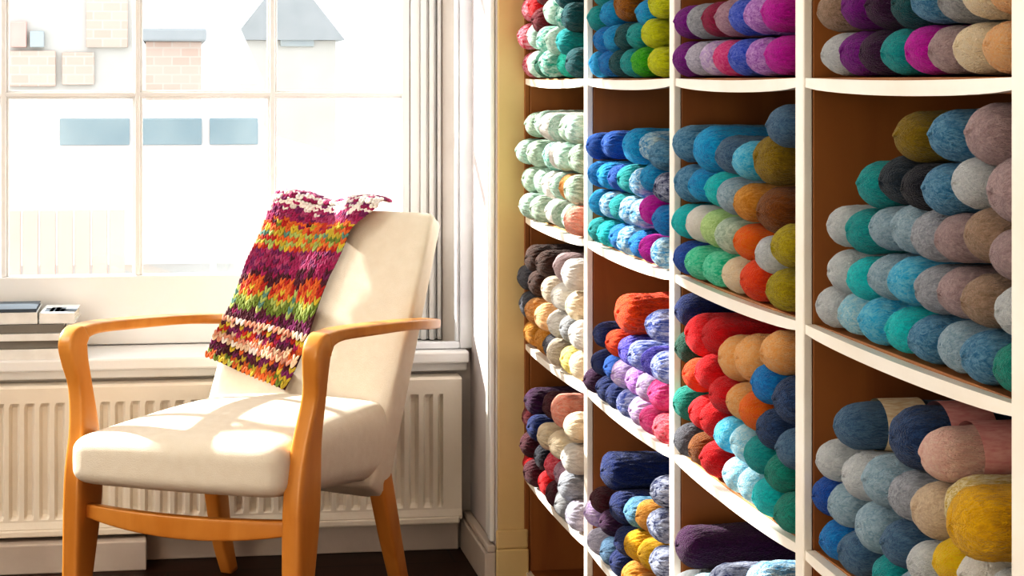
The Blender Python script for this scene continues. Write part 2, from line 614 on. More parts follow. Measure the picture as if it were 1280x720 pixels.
# low pink boarded fence outside, close to the window
YF = 5.6
fe = empty('low_fence', (atY(80, 300, YF).x, YF, ZG))
tag(fe, 'low pale pink boarded fence just outside the left pane', 'fence')
bm = bmesh.new()
fx0, fx1 = atY(-420, 300, YF).x - fe.location.x, atY(158, 300, YF).x - fe.location.x
n = 26
for i in range(n):
    a = fx0 + (fx1 - fx0) * i / n
    bm_box(bm, a, a + (fx1 - fx0) / n - 0.006, 0, 0.02, 0.02, atY(80, 262, YF).z - ZG, 0.004)
from_bm('boards', bm, M['pinkboard'], fe)
bm = bmesh.new()
for zz in (0.12, 0.3):
    bm_box(bm, fx0, fx1, 0.0205, 0.05, zz, zz + 0.06, 0.003)
from_bm('rail', bm, M['pinkboard'], fe)
for xx in (fx0 + 0.04, fx1 - 0.1):
    box('post', xx, xx + 0.06, 0.051, 0.11, 0, 0.55, M['pinkboard'], fe)

# ------------------------------------------------------------------ radiator
rx0, rx1 = -1.6, atY(604, 560, YW - 0.07).x
rx1 = min(rx1, XR - 0.032)
rz0 = atY(560, 652, YW - 0.07).z
rz1 = atY(560, 473, YW - 0.07).z
YR = YW - 0.062
rad = empty('radiator', ((rx0 + rx1) / 2, YR, 0))
tag(rad, 'long cream fluted panel radiator on the wall under the window sill', 'radiator')
rxm = (rx0 + rx1) / 2
bm = bmesh.new()
# fluted front sheet as a height field grid
zf0, zf1 = atY(560, 634, YR).z, atY(560, 492, YR).z
fp = 0.0335
NX = int((rx1 - rx0) / fp * 10)
zl = [rz0, rz0 + 0.004, rz0 + 0.012, zf0 - 0.012, zf0 - 0.004, zf0, zf0 + 0.01, zf0 + 0.02, (zf0 + zf1) / 2, zf1 - 0.02, zf1 - 0.01, zf1, zf1 + 0.004, zf1 + 0.014, rz1 - 0.004, rz1]
prev = None
grid = []
for z in zl:
    row = []
    for i in range(NX + 1):
        x = rx0 + (rx1 - rx0) * i / NX
        ph = ((rx1 - 0.045 - x) / fp) % 1.0
        inz = max(0, min(1, min((z - zf0) / 0.012, (zf1 - z) / 0.012)))
        inx = 1.0 if rx0 + 0.03 < x < rx1 - 0.045 else 0.0
        t = abs(ph - 0.5) * 2
        d = max(0, min(1, (t - 0.35) / 0.3))
        y = 0.013 * inz * inx * d
        if z < zf0 - 0.008:
            y -= 0.004 * math.sin(math.pi * max(0, min(1, (z - rz0) / (zf0 - 0.008 - rz0))))
        if z in (zl[0], zl[-1]):
            y += 0.006
        row.append(bm.verts.new((x - rxm, y, z)))
    grid.append(row)
for a, b_ in zip(grid, grid[1:]):
    for i in range(NX):
        bm.faces.new((a[i], a[i + 1], b_[i + 1], b_[i]))
from_bm('panel', bm, M['radiator'], rad)
box('back_panel', rx0 - rxm + 0.01, rx1 - rxm - 0.01, 0.035, 0.045, rz0 + 0.01, rz1 - 0.01, M['radiator'], rad)
box('side_panel', rx1 - rxm - 0.008, rx1 - rxm, 0.0055, 0.055, rz0 + 0.004, rz1 - 0.004, M['radiator'], rad)
box('side_panel', rx0 - rxm, rx0 - rxm + 0.008, 0.0055, 0.055, rz0 + 0.004, rz1 - 0.004, M['radiator'], rad)
bm = bmesh.new()
bm_box(bm, rx0 - rxm, rx1 - rxm, 0.0065, 0.054, rz1 - 0.006, rz1 + 0.001, 0.002)
from_bm('top_grille', bm, M['radiator'], rad)
bm = bmesh.new()
bm_box(bm, rx0 - rxm + 0.005, rx1 - rxm - 0.005, -0.006, 0.03, rz0 - 0.006, rz0 + 0.010, 0.004)
from_bm('bottom_rail', bm, M['radiator'], rad)
for xx in (rx0 - rxm + 0.2, rx1 - rxm - 0.25):
    box('bracket', xx, xx + 0.03, 0.046, 0.0615, rz0 + 0.05, rz1 - 0.05, M['metal'], rad)

# ------------------------------------------------------------------ magazines on the sill
def booklet(name, x0, x1, y0, y1, z, h, cover, label, rot=0, art=None):
    t = empty(name, ((x0 + x1) / 2, (y0 + y1) / 2, z), rot)
    tag(t, label, 'magazine', 'magazines and books stacked on the sill')
    hx_, hy_ = (x1 - x0) / 2, (y1 - y0) / 2
    box('pages', -hx_ + 0.003, hx_ - 0.003, -hy_ + 0.003, hy_ - 0.003, 0.0012, h - 0.0012, M['pages'], t, 0.0004)
    box('cover', -hx_, hx_, -hy_, hy_, h - 0.0012, h, cover, t, 0.0004)
    box('cover', -hx_, hx_, -hy_, hy_, 0, 0.0012, cover, t, 0.0004)
    box('spine', -hx_, hx_, -hy_ - 0.0012, -hy_ + 0.003, 0, h, cover, t, 0.0006)
    if art:
        bm = bmesh.new()
        rnd = random.Random(art)
        for i in range(5):
            a = -hx_ * 0.8 + 1.5 * hx_ * i / 5
            w = rnd.uniform(0.012, 0.025)
            bm_box(bm, a, a + w, -hy_ * 0.7, -hy_ * 0.7 + rnd.uniform(0.02, 0.07), h + 0.0001, h + 0.0006, 0.0001)
        from_bm('cover_print', bm, M['ink'], t)
    return t


xm0, xm1 = -0.68, atY(80, 420, YW - 0.02).x
zz = ZSILL
specs = [(0.024, M['paper'], 'thick white book at the bottom of the sill stack', 0.0, 0.0),
         (0.018, M['greycover'], 'grey covered book second from bottom of the sill stack', -0.006, 0.02),
         (0.016, M['paper'], 'white magazine in the middle of the sill stack', 0.004, -0.02),
         (0.019, M['greycover'], 'grey magazine directly under the two top booklets on the sill', 0.0, 0.015)]
for h, mt, lb, dx, rt in specs:
    booklet('magazine', xm0 + dx, xm1 + dx, YW - 0.045, YW + 0.115, zz, h, mt, lb, rt)
    zz += h + 0.0005
xt = atY(50, 400, YW).x
booklet('magazine', xt + 0.004, atY(96, 400, YW).x, YW - 0.035, YW + 0.10, zz, 0.024, M['paper'], 'white booklet with dark print, right one atop the sill stack', -0.05, 5)
booklet('magazine', xt - 0.19, xt - 0.003, YW - 0.035, YW + 0.105, zz, 0.026, M['paper'], 'white magazine with slate print, left one atop the sill stack', 0.0, 9)
zz += 0.0265
booklet('magazine', xt - 0.19, xt - 0.006, YW - 0.03, YW + 0.10, zz, 0.007, M['ink'], 'thin dark grey booklet topmost at the left of the sill stack', 0.0)

# ------------------------------------------------------------------ armchair
PHI = 0.575
CX, CY = 0.038, 3.049
chair = empty('armchair', (CX, CY, 0), -PHI)
tag(chair, 'cream upholstered armchair with honey wood arms, in front of the radiator', 'armchair')
LW = 0.243
ZBF, ZBR = 0.347, 0.266
V0, VL, ZS0, ZT = 0.429, 0.224, 0.417, 0.811
SL = VL / (ZT - ZS0)
for s in (-1, 1):
    # front leg sweeps up from the floor into the arm
    pts = [(LW, -0.038, 0.0, 0.018, 0.024), (LW, -0.020, 0.12, 0.0195, 0.028), (LW, -0.002, 0.28, 0.0215, 0.041), (LW + 0.001, 0.004, 0.36, 0.021, 0.041),
           (LW + 0.006, 0.012, 0.44, 0.0185, 0.030), (LW + 0.018, 0.016, 0.52, 0.0175, 0.021), (LW + 0.026, 0.008, 0.575, 0.018, 0.026), (LW + 0.029, 0.008, 0.606, 0.019, 0.029), (LW + 0.030, 0.028, 0.624, 0.020, 0.0185)]
    sp = spline(pts, 6)
    bm = bmesh.new()
    sweep(bm, [(Vector((s * p[0], p[1], p[2])), p[3], p[4]) for p in sp])
    from_bm('leg', bm, M['chairwood'], chair, True)
    pts = [(LW + 0.030, 0.022, 0.6215, 0.0198, 0.0155), (LW + 0.031, 0.07, 0.627, 0.0215, 0.0115), (LW + 0.030, 0.2, 0.618, 0.024, 0.0112), (LW + 0.026, 0.38, 0.602, 0.024, 0.0105),
           (LW + 0.016, 0.52, 0.585, 0.021, 0.0115), (LW + 0.008, 0.585, 0.576, 0.017, 0.0105), (LW + 0.006, 0.597, 0.574, 0.010, 0.006)]
    sp = spline(pts, 6)
    bm = bmesh.new()
    sweep(bm, [(Vector((s * p[0], p[1], p[2])), p[3], p[4]) for p in sp])
    from_bm('arm', bm, M['chairwood'], chair, True)
    # rear leg
    pts = [(0.199, 0.412, 0.32, 0.017, 0.026), (0.203, 0.432, 0.24, 0.018, 0.027), (0.211, 0.472, 0.10, 0.0165, 0.022), (0.214, 0.512, 0.0, 0.0145, 0.017)]
    sp = spline(pts, 5)
    bm = bmesh.new()
    sweep(bm, [(Vector((s * p[0], p[1], p[2])), p[3], p[4]) for p in sp])
    from_bm('leg', bm, M['chairwood'], chair, True)
# bowed front stretcher
bm = bmesh.new()
pth = []
for i in range(21):
    t = i / 10 - 1
    pth.append((Vector((t * (LW - 0.012), -0.006 - 0.022 * (1 - t * t), 0.283 - 0.012 * (1 - t * t))), 0.010, 0.0135 + 0.009 * (1 - t * t)))
for i in range(21):
    pass
sweep(bm, pth, up=Vector((0, 1, 0)))
from_bm('stretcher', bm, M['chairwood'], chair, True)
# seat cushion
bm = rounded_box(0.234, 0.268, 0.062, 0.036, 16)
SV0 = -0.066

for v in bm.verts:
    x, y, z = v.co
    t = (y + 0.268) / 0.536
    top = max(0, z / 0.062)
    zb_ = ZBF + (ZBR - ZBF) * t
    zt_ = 0.437 - 0.008 * t
    crown = 0.028 * (1 - (x / 0.235) ** 2) * (1 - (2 * t - 1) ** 2 * 0.8)
    zz_ = zb_ + (zt_ - zb_) * (z + 0.062) / 0.124 + crown * top
    bulge = 0.012 * (1 - (x / 0.232) ** 2) * (1 - t)
    nx = x * (1 - 0.085 * t) * (1 + 0.012 * math.cos(math.pi * (z / 0.124)))
    v.co = Vector((nx, y + 0.268 + SV0 - bulge, zz_))
from_bm('seat', bm, M['fabric'], chair, True)
# backrest slab, leaning
LB = 0.60
BT = 0.042
bm = rounded_box(0.222, BT, LB / 2, 0.016, 14)
lean = math.atan(SL)
zb0 = 0.272
vb0 = V0 + (zb0 - ZS0) * SL
Lb = (ZT - zb0) / math.cos(lean)
axis = Vector((0, math.sin(lean), math.cos(lean)))
nrm = Vector((0, -math.cos(lean), math.sin(lean)))      # out of the front face
for v in bm.verts:
    x, y, z = v.co
    t = (z + LB / 2) / LB
    th = BT * (1.12 - 0.42 * t)
    wob = 0.010 * math.sin(math.pi * t)
    off = -(y / BT) * th - th - wob * (1 - (x / 0.22) ** 2) * 1.2
    w = 1.0 - 0.015 * (1 - t)
    v.co = Vector((x * w, vb0, zb0)) + axis * (t * Lb) + nrm * off
from_bm('backrest', bm, M['fabric'], chair, True)


def cl2w(p):
    return Matrix.Translation((CX, CY, 0)) @ Matrix.Rotation(-PHI, 4, 'Z') @ Vector(p)


for ch in chair.children:
    for v in ch.data.vertices:
        f = max(0.0, min(1.0, (0.26 - v.co.x) / 0.52))
        if ch.name.startswith('backrest'):
            continue
        v.co.z -= 0.024 * f * min(1.0, v.co.z / 0.3)

# ------------------------------------------------------------------ knitted scarf over the back
Mi = (Matrix.Translation((CX, CY, 0)) @ Matrix.Rotation(-PHI, 4, 'Z')).inverted()
org = Mi @ Vector((0, 0, CAMH))
P0 = Vector((0, vb0, zb0))


def on_back(x, y, lift=0.016):
    """chair-local (across, along) of the backrest front plane under a pixel"""
    r = Mi.to_3x3() @ ray(x, y)
    t = (P0 + nrm * lift - org).dot(nrm) / r.dot(nrm)
    p = org + r * t
    return p.x, (p - P0).dot(axis)


left = [on_back(*p) for p in ((257, 445), (280, 395), (306, 339), (330, 285), (347, 248))]
right = [on_back(*p) for p in ((356, 487), (385, 420), (413, 345), (441, 290), (476, 262))]
NU, NV, NV2 = 18, 40, 8


def lerp_list(L, t):
    f = t * (len(L) - 1)
    i = min(int(f), len(L) - 2)
    f -= i
    return L[i][0] * (1 - f) + L[i + 1][0] * f, L[i][1] * (1 - f) + L[i + 1][1] * f


def scarf_pt(u, r):
    """u 0..1 across, r in rows; rows past NV wrap over the top of the back and hang behind"""
    t = max(0.0, min(r / NV, 1.0))
    a0_, s0_ = lerp_list(left, t)
    a1_, s1_ = lerp_list(right, t)
    a, s_ = a0_ * (1 - u) + a1_ * u, s0_ * (1 - u) + s1_ * u
    fold = 0.018 * math.sin(u * 2 * math.pi * 1.35 + 0.3) * t ** 1.5
    fold += 0.004 * math.sin(u * 9 + r * 0.35)
    lift = 0.014 + fold + 0.012 * (t ** 2)
    lift = max(lift, 0.011)
    if r <= NV:
        over = s_ - (Lb - 0.012)
        if over > 0:
            s_ = Lb - 0.012 + over * 0.5
            lift += over * 0.1
        return P0 + Vector((a, 0, 0)) + axis * s_ + nrm * lift
    q = (r - NV) * 0.0135
    s_top = min(s_, Lb + 0.0)
    th2 = 0.062
    # across the thickness and then down behind
    base = P0 + Vector((a, 0, 0))
    R_ = (th2 + 2 * lift) / 2
    arc = math.pi * R_
    topS = max(s_top, Lb - 0.02)
    if q < arc:
        an = q / R_
        return base + axis * (topS + R_ * 0.55 * math.sin(an)) + nrm * (lift - R_ + R_ * math.cos(an))
    return base + axis * (topS - (q - arc)) + nrm * (lift - 2 * R_)


PAL = {k: lin(v) for k, v in dict(y='#CDB645', o='#D9743A', r='#B8342C', m='#A52C66', p='#7E2C64', d='#5C2638', c='#EACDB2', k='#D79A84', g='#788A3C', l='#B3C276', t='#6A9288', w='#F0E8E2', h='#B04E7A', b='#70402A').items()}
ROWS = ['yogyoly', 'yodgyo', 'dpdydp', 'pdpoyd', 'ckwckc', 'kcrkoc', 'rydcmo', 'yrpdmo', 'dcmryp', 'kckcwk', 'dpdrdp', 'pdpdmd',
        'MOTIF0', 'MOTIF1', 'MOTIF2', 'MOTIF3', 'MOTIF4', 'MOTIF5', 'MOTIF6', 'pmdpmd', 'pmpmmd', 'mhpmmh', 'mpmhmp', 'hmdmph', 'mpmhpm',
        'yoroyl', 'lytloy', 'royrgo', 'ltylyt', 'oyroyo', 'ryogrm', 'ordyor', 'mhrmoh', 'hmpmhm', 'mphmmh', 'hmpwhm', 'wmhwwp', 'wwmwww', 'whwwmw', 'wwpwww',  # white stitches towards the top paint in the sun's overexposure
        'wwmwww', 'whwwmw', 'mwhwpw', 'hpwmhw', 'mhmwmp', 'hmphmh', 'pmhmpm', 'mhpmhh']
RIDGE = {4: 0.005, 5: 0.004, 9: 0.006, 3: 0.0, 0: 0.003}
rs = random.Random(3)


def stitch_col(i, j):
    rw = ROWS[j % len(ROWS)]
    if rw.startswith('MOTIF'):
        k = int(rw[-1])
        q = i % 6
        if q == 0:
            return PAL['t' if k % 2 else 'l'] if k < 5 else PAL['d']
        return PAL[('dgggd', 'gglgg', 'glylg', 'oyroy', 'royor', 'oroor', 'dorod')[k][q - 1]]
    c = PAL[rw[rs.randrange(len(rw))] if rs.random() < 0.45 else rw[i % len(rw)]]
    f = rs.uniform(0.8, 1.15)
    return (min(1, c[0] * f), min(1, c[1] * f), min(1, c[2] * f), 1)


verts, faces, cols = [], [], []
TOT = NV + NV2
SEGA, SEGB = 7, 5


def lobe(p, d, n_, ln, rad_, colr):
    s_ = d.cross(n_).normalized()
    base = len(verts)
    verts.append(p - d * ln)
    for j in range(1, SEGB):
        f = j / SEGB
        an = math.pi * f
        for k in range(SEGA):
            b_ = 2 * math.pi * k / SEGA
            verts.append(p - d * (ln * math.cos(an)) + (s_ * math.cos(b_) + n_ * math.sin(b_) * 0.95) * (rad_ * math.sin(an) ** 0.8))
    verts.append(p + d * ln)
    last = len(verts) - 1
    for k in range(SEGA):
        k2 = (k + 1) % SEGA
        faces.append((base, base + 1 + k2, base + 1 + k))
        for j in range(SEGB - 2):
            a = base + 1 + j * SEGA
            faces.append((a + k, a + k2, a + SEGA + k2, a + SEGA + k))
        a = base + 1 + (SEGB - 2) * SEGA
        faces.append((a + k, a + k2, last))
    cols.extend([colr] * (len(verts) - base))


# backing sheet first
bidx = {}
RU = 30
for j in range(TOT + 1):
    for i in range(RU + 1):
        bidx[(i, j)] = len(verts)
        e = 1e-3
        u_ = i / RU
        p = scarf_pt(u_, j)
        n_ = (scarf_pt(min(u_ + .02, 1.02), j) - scarf_pt(u_ - .02, j)).cross(scarf_pt(u_, j + .2) - scarf_pt(u_, j - .2)).normalized()
        verts.append(p - n_ * 0.003)
        cols.append(PAL['d'] if j < NV - 4 else PAL['k'])
for j in range(TOT):
    for i in range(RU):
        faces.append((bidx[(i, j)], bidx[(i + 1, j)], bidx[(i + 1, j + 1)], bidx[(i, j + 1)]))
for j in range(TOT):
    for i in range(NU):
        cc = stitch_col(i, j)
        for sgn in (-1, 1):
            u_ = (i + 0.5 + sgn * 0.235) / NU
            r_ = j + 0.5
            p = scarf_pt(u_, r_)
            du = (scarf_pt(u_ + .02, r_) - scarf_pt(u_ - .02, r_))
            dv = (scarf_pt(u_, r_ + .3) - scarf_pt(u_, r_ - .3))
            n_ = du.cross(dv).normalized()
            wst = du.length / 0.04 / NU
            hst = dv.length / 0.6
            d = (dv.normalized() * hst + du.normalized() * (sgn * wst * 0.33)).normalized()
            lobe(p + n_ * (rs.uniform(0, 0.0025) + RIDGE.get(j, 0)), d, n_, max(hst * 0.85, 0.006), max(wst * 0.27, 0.003) * rs.uniform(0.92, 1.1), cc)
me = bpy.data.meshes.new('knitted_scarf')
W2L = Matrix.Translation((CX, CY, 0)) @ Matrix.Rotation(-PHI, 4, 'Z')
verts = [W2L @ v for v in verts]
cen = sum(verts, Vector()) / len(verts)
me.from_pydata([v - cen for v in verts], [], faces)
ca = me.color_attributes.new('yarn', 'FLOAT_COLOR', 'POINT')
for i, c in enumerate(cols):
    ca.data[i].color = c
m, nt, b = new_mat('variegated_chunky_yarn')
at_ = nd(nt, 'ShaderNodeAttribute', attribute_name='yarn')
nz = nd(nt, 'ShaderNodeTexNoise')
nz.inputs['Scale'].default_value = 420
hs = nd(nt, 'ShaderNodeMix', data_type='RGBA', blend_type='OVERLAY')
hs.inputs['Factor'].default_value = 0.5
nt.links.new(at_.outputs['Color'], hs.inputs['A'])
nt.links.new(nz.outputs[0], hs.inputs['B'])
nt.links.new(hs.outputs['Result'], b.inputs['Base Color'])
b.inputs['Roughness'].default_value = 0.9
b.inputs['Sheen Weight'].default_value = 0.2
bp = nd(nt, 'ShaderNodeBump')
bp.inputs['Strength'].default_value = 0.4
bp.inputs['Distance'].default_value = 0.003
nt.links.new(nz.outputs[0], bp.inputs['Height'])
nt.links.new(bp.outputs[0], b.inputs['Normal'])
sc = link('knitted_scarf', me, m, None, True)
sc.location = cen
tag(sc, 'chunky multicoloured striped knitted scarf draped over the armchair back', 'scarf')

# ------------------------------------------------------------------ shelving unit
COLY = [3.418, 2.895, 2.384, 1.883, 1.372]      # divider positions, far to near
ROWZ = [1.103, 0.803, 0.528, 0.243]             # shelf tops
shelf = empty('yarn_shelving_unit', (XS, COLY[0], 0))
tag(shelf, 'tall wooden cubbyhole shelving unit with white front edges full of yarn', 'shelving')
sx, sy = XS, COLY[0]
ZSTOP = 1.70


def sbox(name, x0, x1, y0, y1, z0, z1, mat, parent=None, bev=0.002):
    return box(name, x0 - sx, x1 - sx, y0 - sy, y1 - sy, z0, z1, mat, parent or shelf, bev)


for i, Y in enumerate(COLY):
    w = (0.010, 0.0105, 0.0105, 0.0125, 0.014)[i]
    y0, y1 = (Y - w, Y + w) if i else (Y - 0.014, Y + 0.0015)
    d = sbox('side_panel' if i in (0, 4) else 'divider', XS + 0.010, XB - 0.012, y0, y1, 0, ZSTOP, M['shelfwood'])
    sbox('front_edge', XS - 0.002, XS + 0.0098, y0 - (0.001 if i else 0), y1 + (0.001 if i else 0), 0, ZSTOP, M['shelfwhite'] if i else M['shelfwood'], d)
sbox('back_panel', XB - 0.011, XB, COLY[-1] - 0.014, COLY[0], 0, ZSTOP, M['shelfback'])
sbox('top_panel', XS - 0.004, XB, COLY[-1] - 0.014, COLY[0], ZSTOP + 0.0005, ZSTOP + 0.022, M['shelfwhite'])
for r, zt in enumerate([1.39] + ROWZ + [0.035]):
    for c in range(4):
        y0, y1 = COLY[c + 1] + 0.0145, COLY[c] - 0.0145
        bd = sbox('shelf', XS + 0.0125, XB - 0.012, y0, y1, zt - 0.016, zt, M['shelfwood'], None, 0.001)
        bm = bmesh.new()
        n = 16
        ra, rb = [], []
        for k in range(n + 1):
            t = k / n
            y = y0 + (y1 - y0) * t - sy
            e = 4 * t * (1 - t)
            zlow = zt - 0.012 - 0.008 * max(0.0, e) ** 0.7
            ztop = zt - 0.0004 - 0.003 * e
            ra.append([bm.verts.new((XS - sx + 0.0, y, zlow)), bm.verts.new((XS - sx - 0.003 * e, y, ztop))])
            rb.append([bm.verts.new((XS - sx + 0.012, y, zlow)), bm.verts.new((XS - sx + 0.012, y, ztop))])
        for k in range(n):
            bm.faces.new((ra[k][0], ra[k + 1][0], ra[k + 1][1], ra[k][1]))
            bm.faces.new((rb[k][1], rb[k + 1][1], rb[k + 1][0], rb[k][0]))
            bm.faces.new((ra[k][1], ra[k + 1][1], rb[k + 1][1], rb[k][1]))
            bm.faces.new((rb[k][0], rb[k + 1][0], ra[k + 1][0], ra[k][0]))
        bm.faces.new((ra[0][0], ra[0][1], rb[0][1], rb[0][0]))
        bm.faces.new((ra[n][1], ra[n][0], rb[n][0], rb[n][1]))
        from_bm('shelf_lip', bm, M['shelfwhite'], bd)

# ------------------------------------------------------------------ yarn
COL = {
    'crim': ('crimson and white', '#D01540', '#F3C3CE'), 'red': ('red', '#C3151F', '#D8323A'), 'maroon': ('maroon', '#5E0F1E', '#731828'),
    'mintw': ('minty white', '#DDEBE2', '#A9C9BC'), 'dkgreen': ('dark green', '#0E4A3A', '#1C6B54'), 'teal': ('teal', '#0B8C93', '#24A9A9'), 'dkteal': ('dark teal', '#06484F', '#0C5F66'),
    'aqua': ('aqua green', '#14A594', '#55CDB9'), 'blue': ('bright blue', '#0E6DB8', '#2E96D2'), 'royal': ('royal blue', '#0B4A9C', '#1662B8'), 'azure': ('azure blue', '#0F86C4', '#3FB0DC'), 'navy': ('navy', '#14234F', '#1F3370'),
    'lime': ('lime yellow', '#B9C022', '#D4D84E'), 'green': ('green', '#3E9A3A', '#6ABB4A'), 'ochre': ('ochre brown', '#A8722A', '#7A4A18'),
    'purple': ('purple', '#6E1679', '#8B2A96'), 'dkplum': ('dark plum', '#300F33', '#461648'), 'lavgrey': ('lavender grey', '#A9A6B8', '#CFCCD8'), 'pink': ('pink', '#D8568F', '#E88AB0'), 'wine': ('wine red', '#7D0F3C', '#A3245A'),
    'peri': ('periwinkle blue', '#5468C4', '#8794DA'), 'lilac': ('lilac', '#A570BE', '#D3B2E0'), 'magenta': ('magenta', '#B4119A', '#CC2DB4'), 'silver': ('silver grey', '#B6B9C0', '#8E929C'),
    'palegrey': ('pale grey', '#D3D6D8', '#BCC0C4'), 'taupe': ('taupe', '#B09A8C', '#93806F'), 'cream': ('cream', '#F0E4D0', '#E2D2B8'), 'peach': ('peach cream', '#F2D0AE', '#E5B88E'), 'mauvegrey': ('mauve grey', '#B8A6A8', '#9C8A8C'),
    'sage': ('sage white', '#CDD9CC', '#97AE9C'), 'beige': ('beige orange', '#DDB48A', '#C58A58'), 'turq': ('turquoise', '#1FB5BE', '#58D0D2'), 'ice': ('icy pale blue', '#D2E8EF', '#93C6DA'), 'sky': ('sky blue', '#5DB4D8', '#98D2E6'),
    'steel': ('steel blue', '#4C7C9E', '#86ABC2'), 'slate': ('slate blue', '#4A6480', '#6C879E'), 'mint': ('mint green', '#54CDA6', '#9EE6CC'), 'white': ('white', '#F2EFEA', '#DAD6D0'), 'olive': ('olive yellow', '#B8AA3A', '#98882A'), 'dkolive': ('olive brown', '#7A6526', '#94803A'),
    'orange': ('orange', '#E4681E', '#EE8A3C'), 'brown': ('brown', '#6E4426', '#875A34'), 'pgreen': ('pale green', '#CFE3B4', '#ADC98E'), 'indigo': ('indigo blue', '#2E4C9A', '#5C7CC0'),
    'greyblue': ('grey blue', '#8CA4B4', '#B3C4CE'), 'grey': ('grey', '#A9AAAC', '#86888C'), 'dkslate': ('dark slate', '#1C2732', '#2A3846'), 'black': ('near-black navy', '#10121F', '#1B1E2E'), 'dkbrown': ('dark brown', '#33211C', '#4A3028'),
    'charcoal': ('charcoal', '#46474E', '#65666E'), 'greige': ('greige', '#B9AC9C', '#D6CCBE'), 'tan': ('tan', '#C08A4E', '#D8AA70'), 'ycream': ('yellow cream', '#F0E3A8', '#E4D286'), 'violet': ('violet blue', '#4A4AA8', '#8E86D0'), 'bluev': ('blue and white', '#2A4AA8', '#C6CCE8'),
    'lilacw': ('lilac white', '#B49ACB', '#EADFF0'), 'rose': ('rose', '#D85A6A', '#F0A0A8'), 'coral': ('coral', '#E86A50', '#F2957C'), 'apricot': ('apricot', '#F8BE88', '#FAD2A8'), 'gteal': ('green teal', '#0A7A70', '#159A8A'), 'fgreen': ('forest green', '#163F34', '#22574A'),
    'rorange': ('red orange', '#D8401E', '#E8602E'), 'denim': ('denim navy', '#2A3A58', '#465C80'), 'pinkc': ('pinkish cream', '#E8CFC4', '#D8B4AC'), 'mustard': ('cream and mustard', '#E6DCC0', '#B89A34'), 'gold': ('golden yellow', '#E0B84A', '#C89A30'), 'yellow': ('bright yellow', '#EFC21E', '#F4D650'),
    'oat': ('oatmeal', '#D8C8B4', '#C0AC98'), 'salmon': ('salmon pink', '#E8A090', '#F2C4B6'), 'dkwine': ('dark wine', '#3E0F1C', '#56182A'), 'mauve': ('mauve', '#A08090', '#C0A6B2'), 'variblue': ('mixed blue and white', '#2F8CC0', '#DCEEF4'), 'varinavy': ('mixed navy and white', '#26325E', '#C4CADC'),
    'varigrn': ('mixed green and white', '#2E9A86', '#DCEFE8'),
}
YM = {}


def ymat(k):
    if k not in YM:
        YM[k] = yarn('yarn_' + COL[k][0].replace(' ', '_').replace('-', '_'), COL[k][1], COL[k][2])
    return YM[k]


def skein_mesh(seed, strands, amp, soft, pw, sq=2.0):
    """unit skein along X: rounded ends, slightly lumpy, winding strands pressed into the surface"""
    rnd = random.Random(seed)
    NA, NL = 72, 44
    bm = bmesh.new()
    rings = []
    tw = rnd.uniform(0.5, 1.3) * rnd.choice((-1, 1))
    off = Vector((rnd.uniform(0, 50), rnd.uniform(0, 50), rnd.uniform(0, 50)))
    for j in range(NL + 1):
        s = -math.cos(math.pi * j / NL)          # dense at the ends
        e_ = min(1.0, (1 - abs(s)) / pw)
        prof = max(0.0, 1 - (1 - e_) ** 2.15) ** (1 / 2.05)
        ring = []
        for k in range(NA):
            a = 2 * math.pi * k / NA
            wob = noise.noise(Vector((math.cos(a) * 1.2, math.sin(a) * 1.2, s * 1.3)) + off)
            g = math.sin(strands * (a + tw * s) + 2.2 * noise.noise(Vector((math.cos(a) * 2, math.sin(a) * 2, s * 2)) + off * 2))
            g2 = math.sin((strands + 5) * (a - 0.6 * tw * s) + 1.7)
            mk = 0.5 + 0.5 * noise.noise(Vector((math.cos(a) * 1.5, math.sin(a) * 1.5, s * 2)) - off)
            h = -amp * (max(0, 1 - abs(g)) ** 2 * mk + (1 - abs(g2)) ** 2 * (1 - mk))
            f = noise.noise(Vector((math.cos(a) * 7, math.sin(a) * 7, s * 9)) + off) * soft
            r = prof * (1 + 0.09 * wob + h + f)
            r *= (abs(math.cos(a)) ** sq + abs(math.sin(a)) ** sq) ** (-1 / sq)
            ring.append(bm.verts.new((s + 0.05 * wob * (1 - prof), math.cos(a) * r, math.sin(a) * r)))
        rings.append(ring)
    for j in range(NL):
        for k in range(NA):
            bm.faces.new((rings[j][k], rings[j][(k + 1) % NA], rings[j + 1][(k + 1) % NA], rings[j + 1][k]))
    bmesh.ops.remove_doubles(bm, verts=bm.verts, dist=1e-5)
    mr = max(max(abs(v.co.y), abs(v.co.z)) if sq > 2 else math.hypot(v.co.y, v.co.z) for v in bm.verts)
    for v in bm.verts:
        v.co.y /= mr
        v.co.z /= mr
    me = bpy.data.meshes.new('yarn_skein')
    bmesh.ops.recalc_face_normals(bm, faces=bm.faces)
    bm.to_mesh(me)
    bm.free()
    for p in me.polygons:
        p.use_smooth = True
    me.materials.append(None)
    return me


STRAND = [skein_mesh(s, 7, 0.19, 0.035, 0.26, 2.5) for s in range(5)]
SOFT = [skein_mesh(20 + s, 8, 0.07, 0.045, 0.29) for s in range(5)]

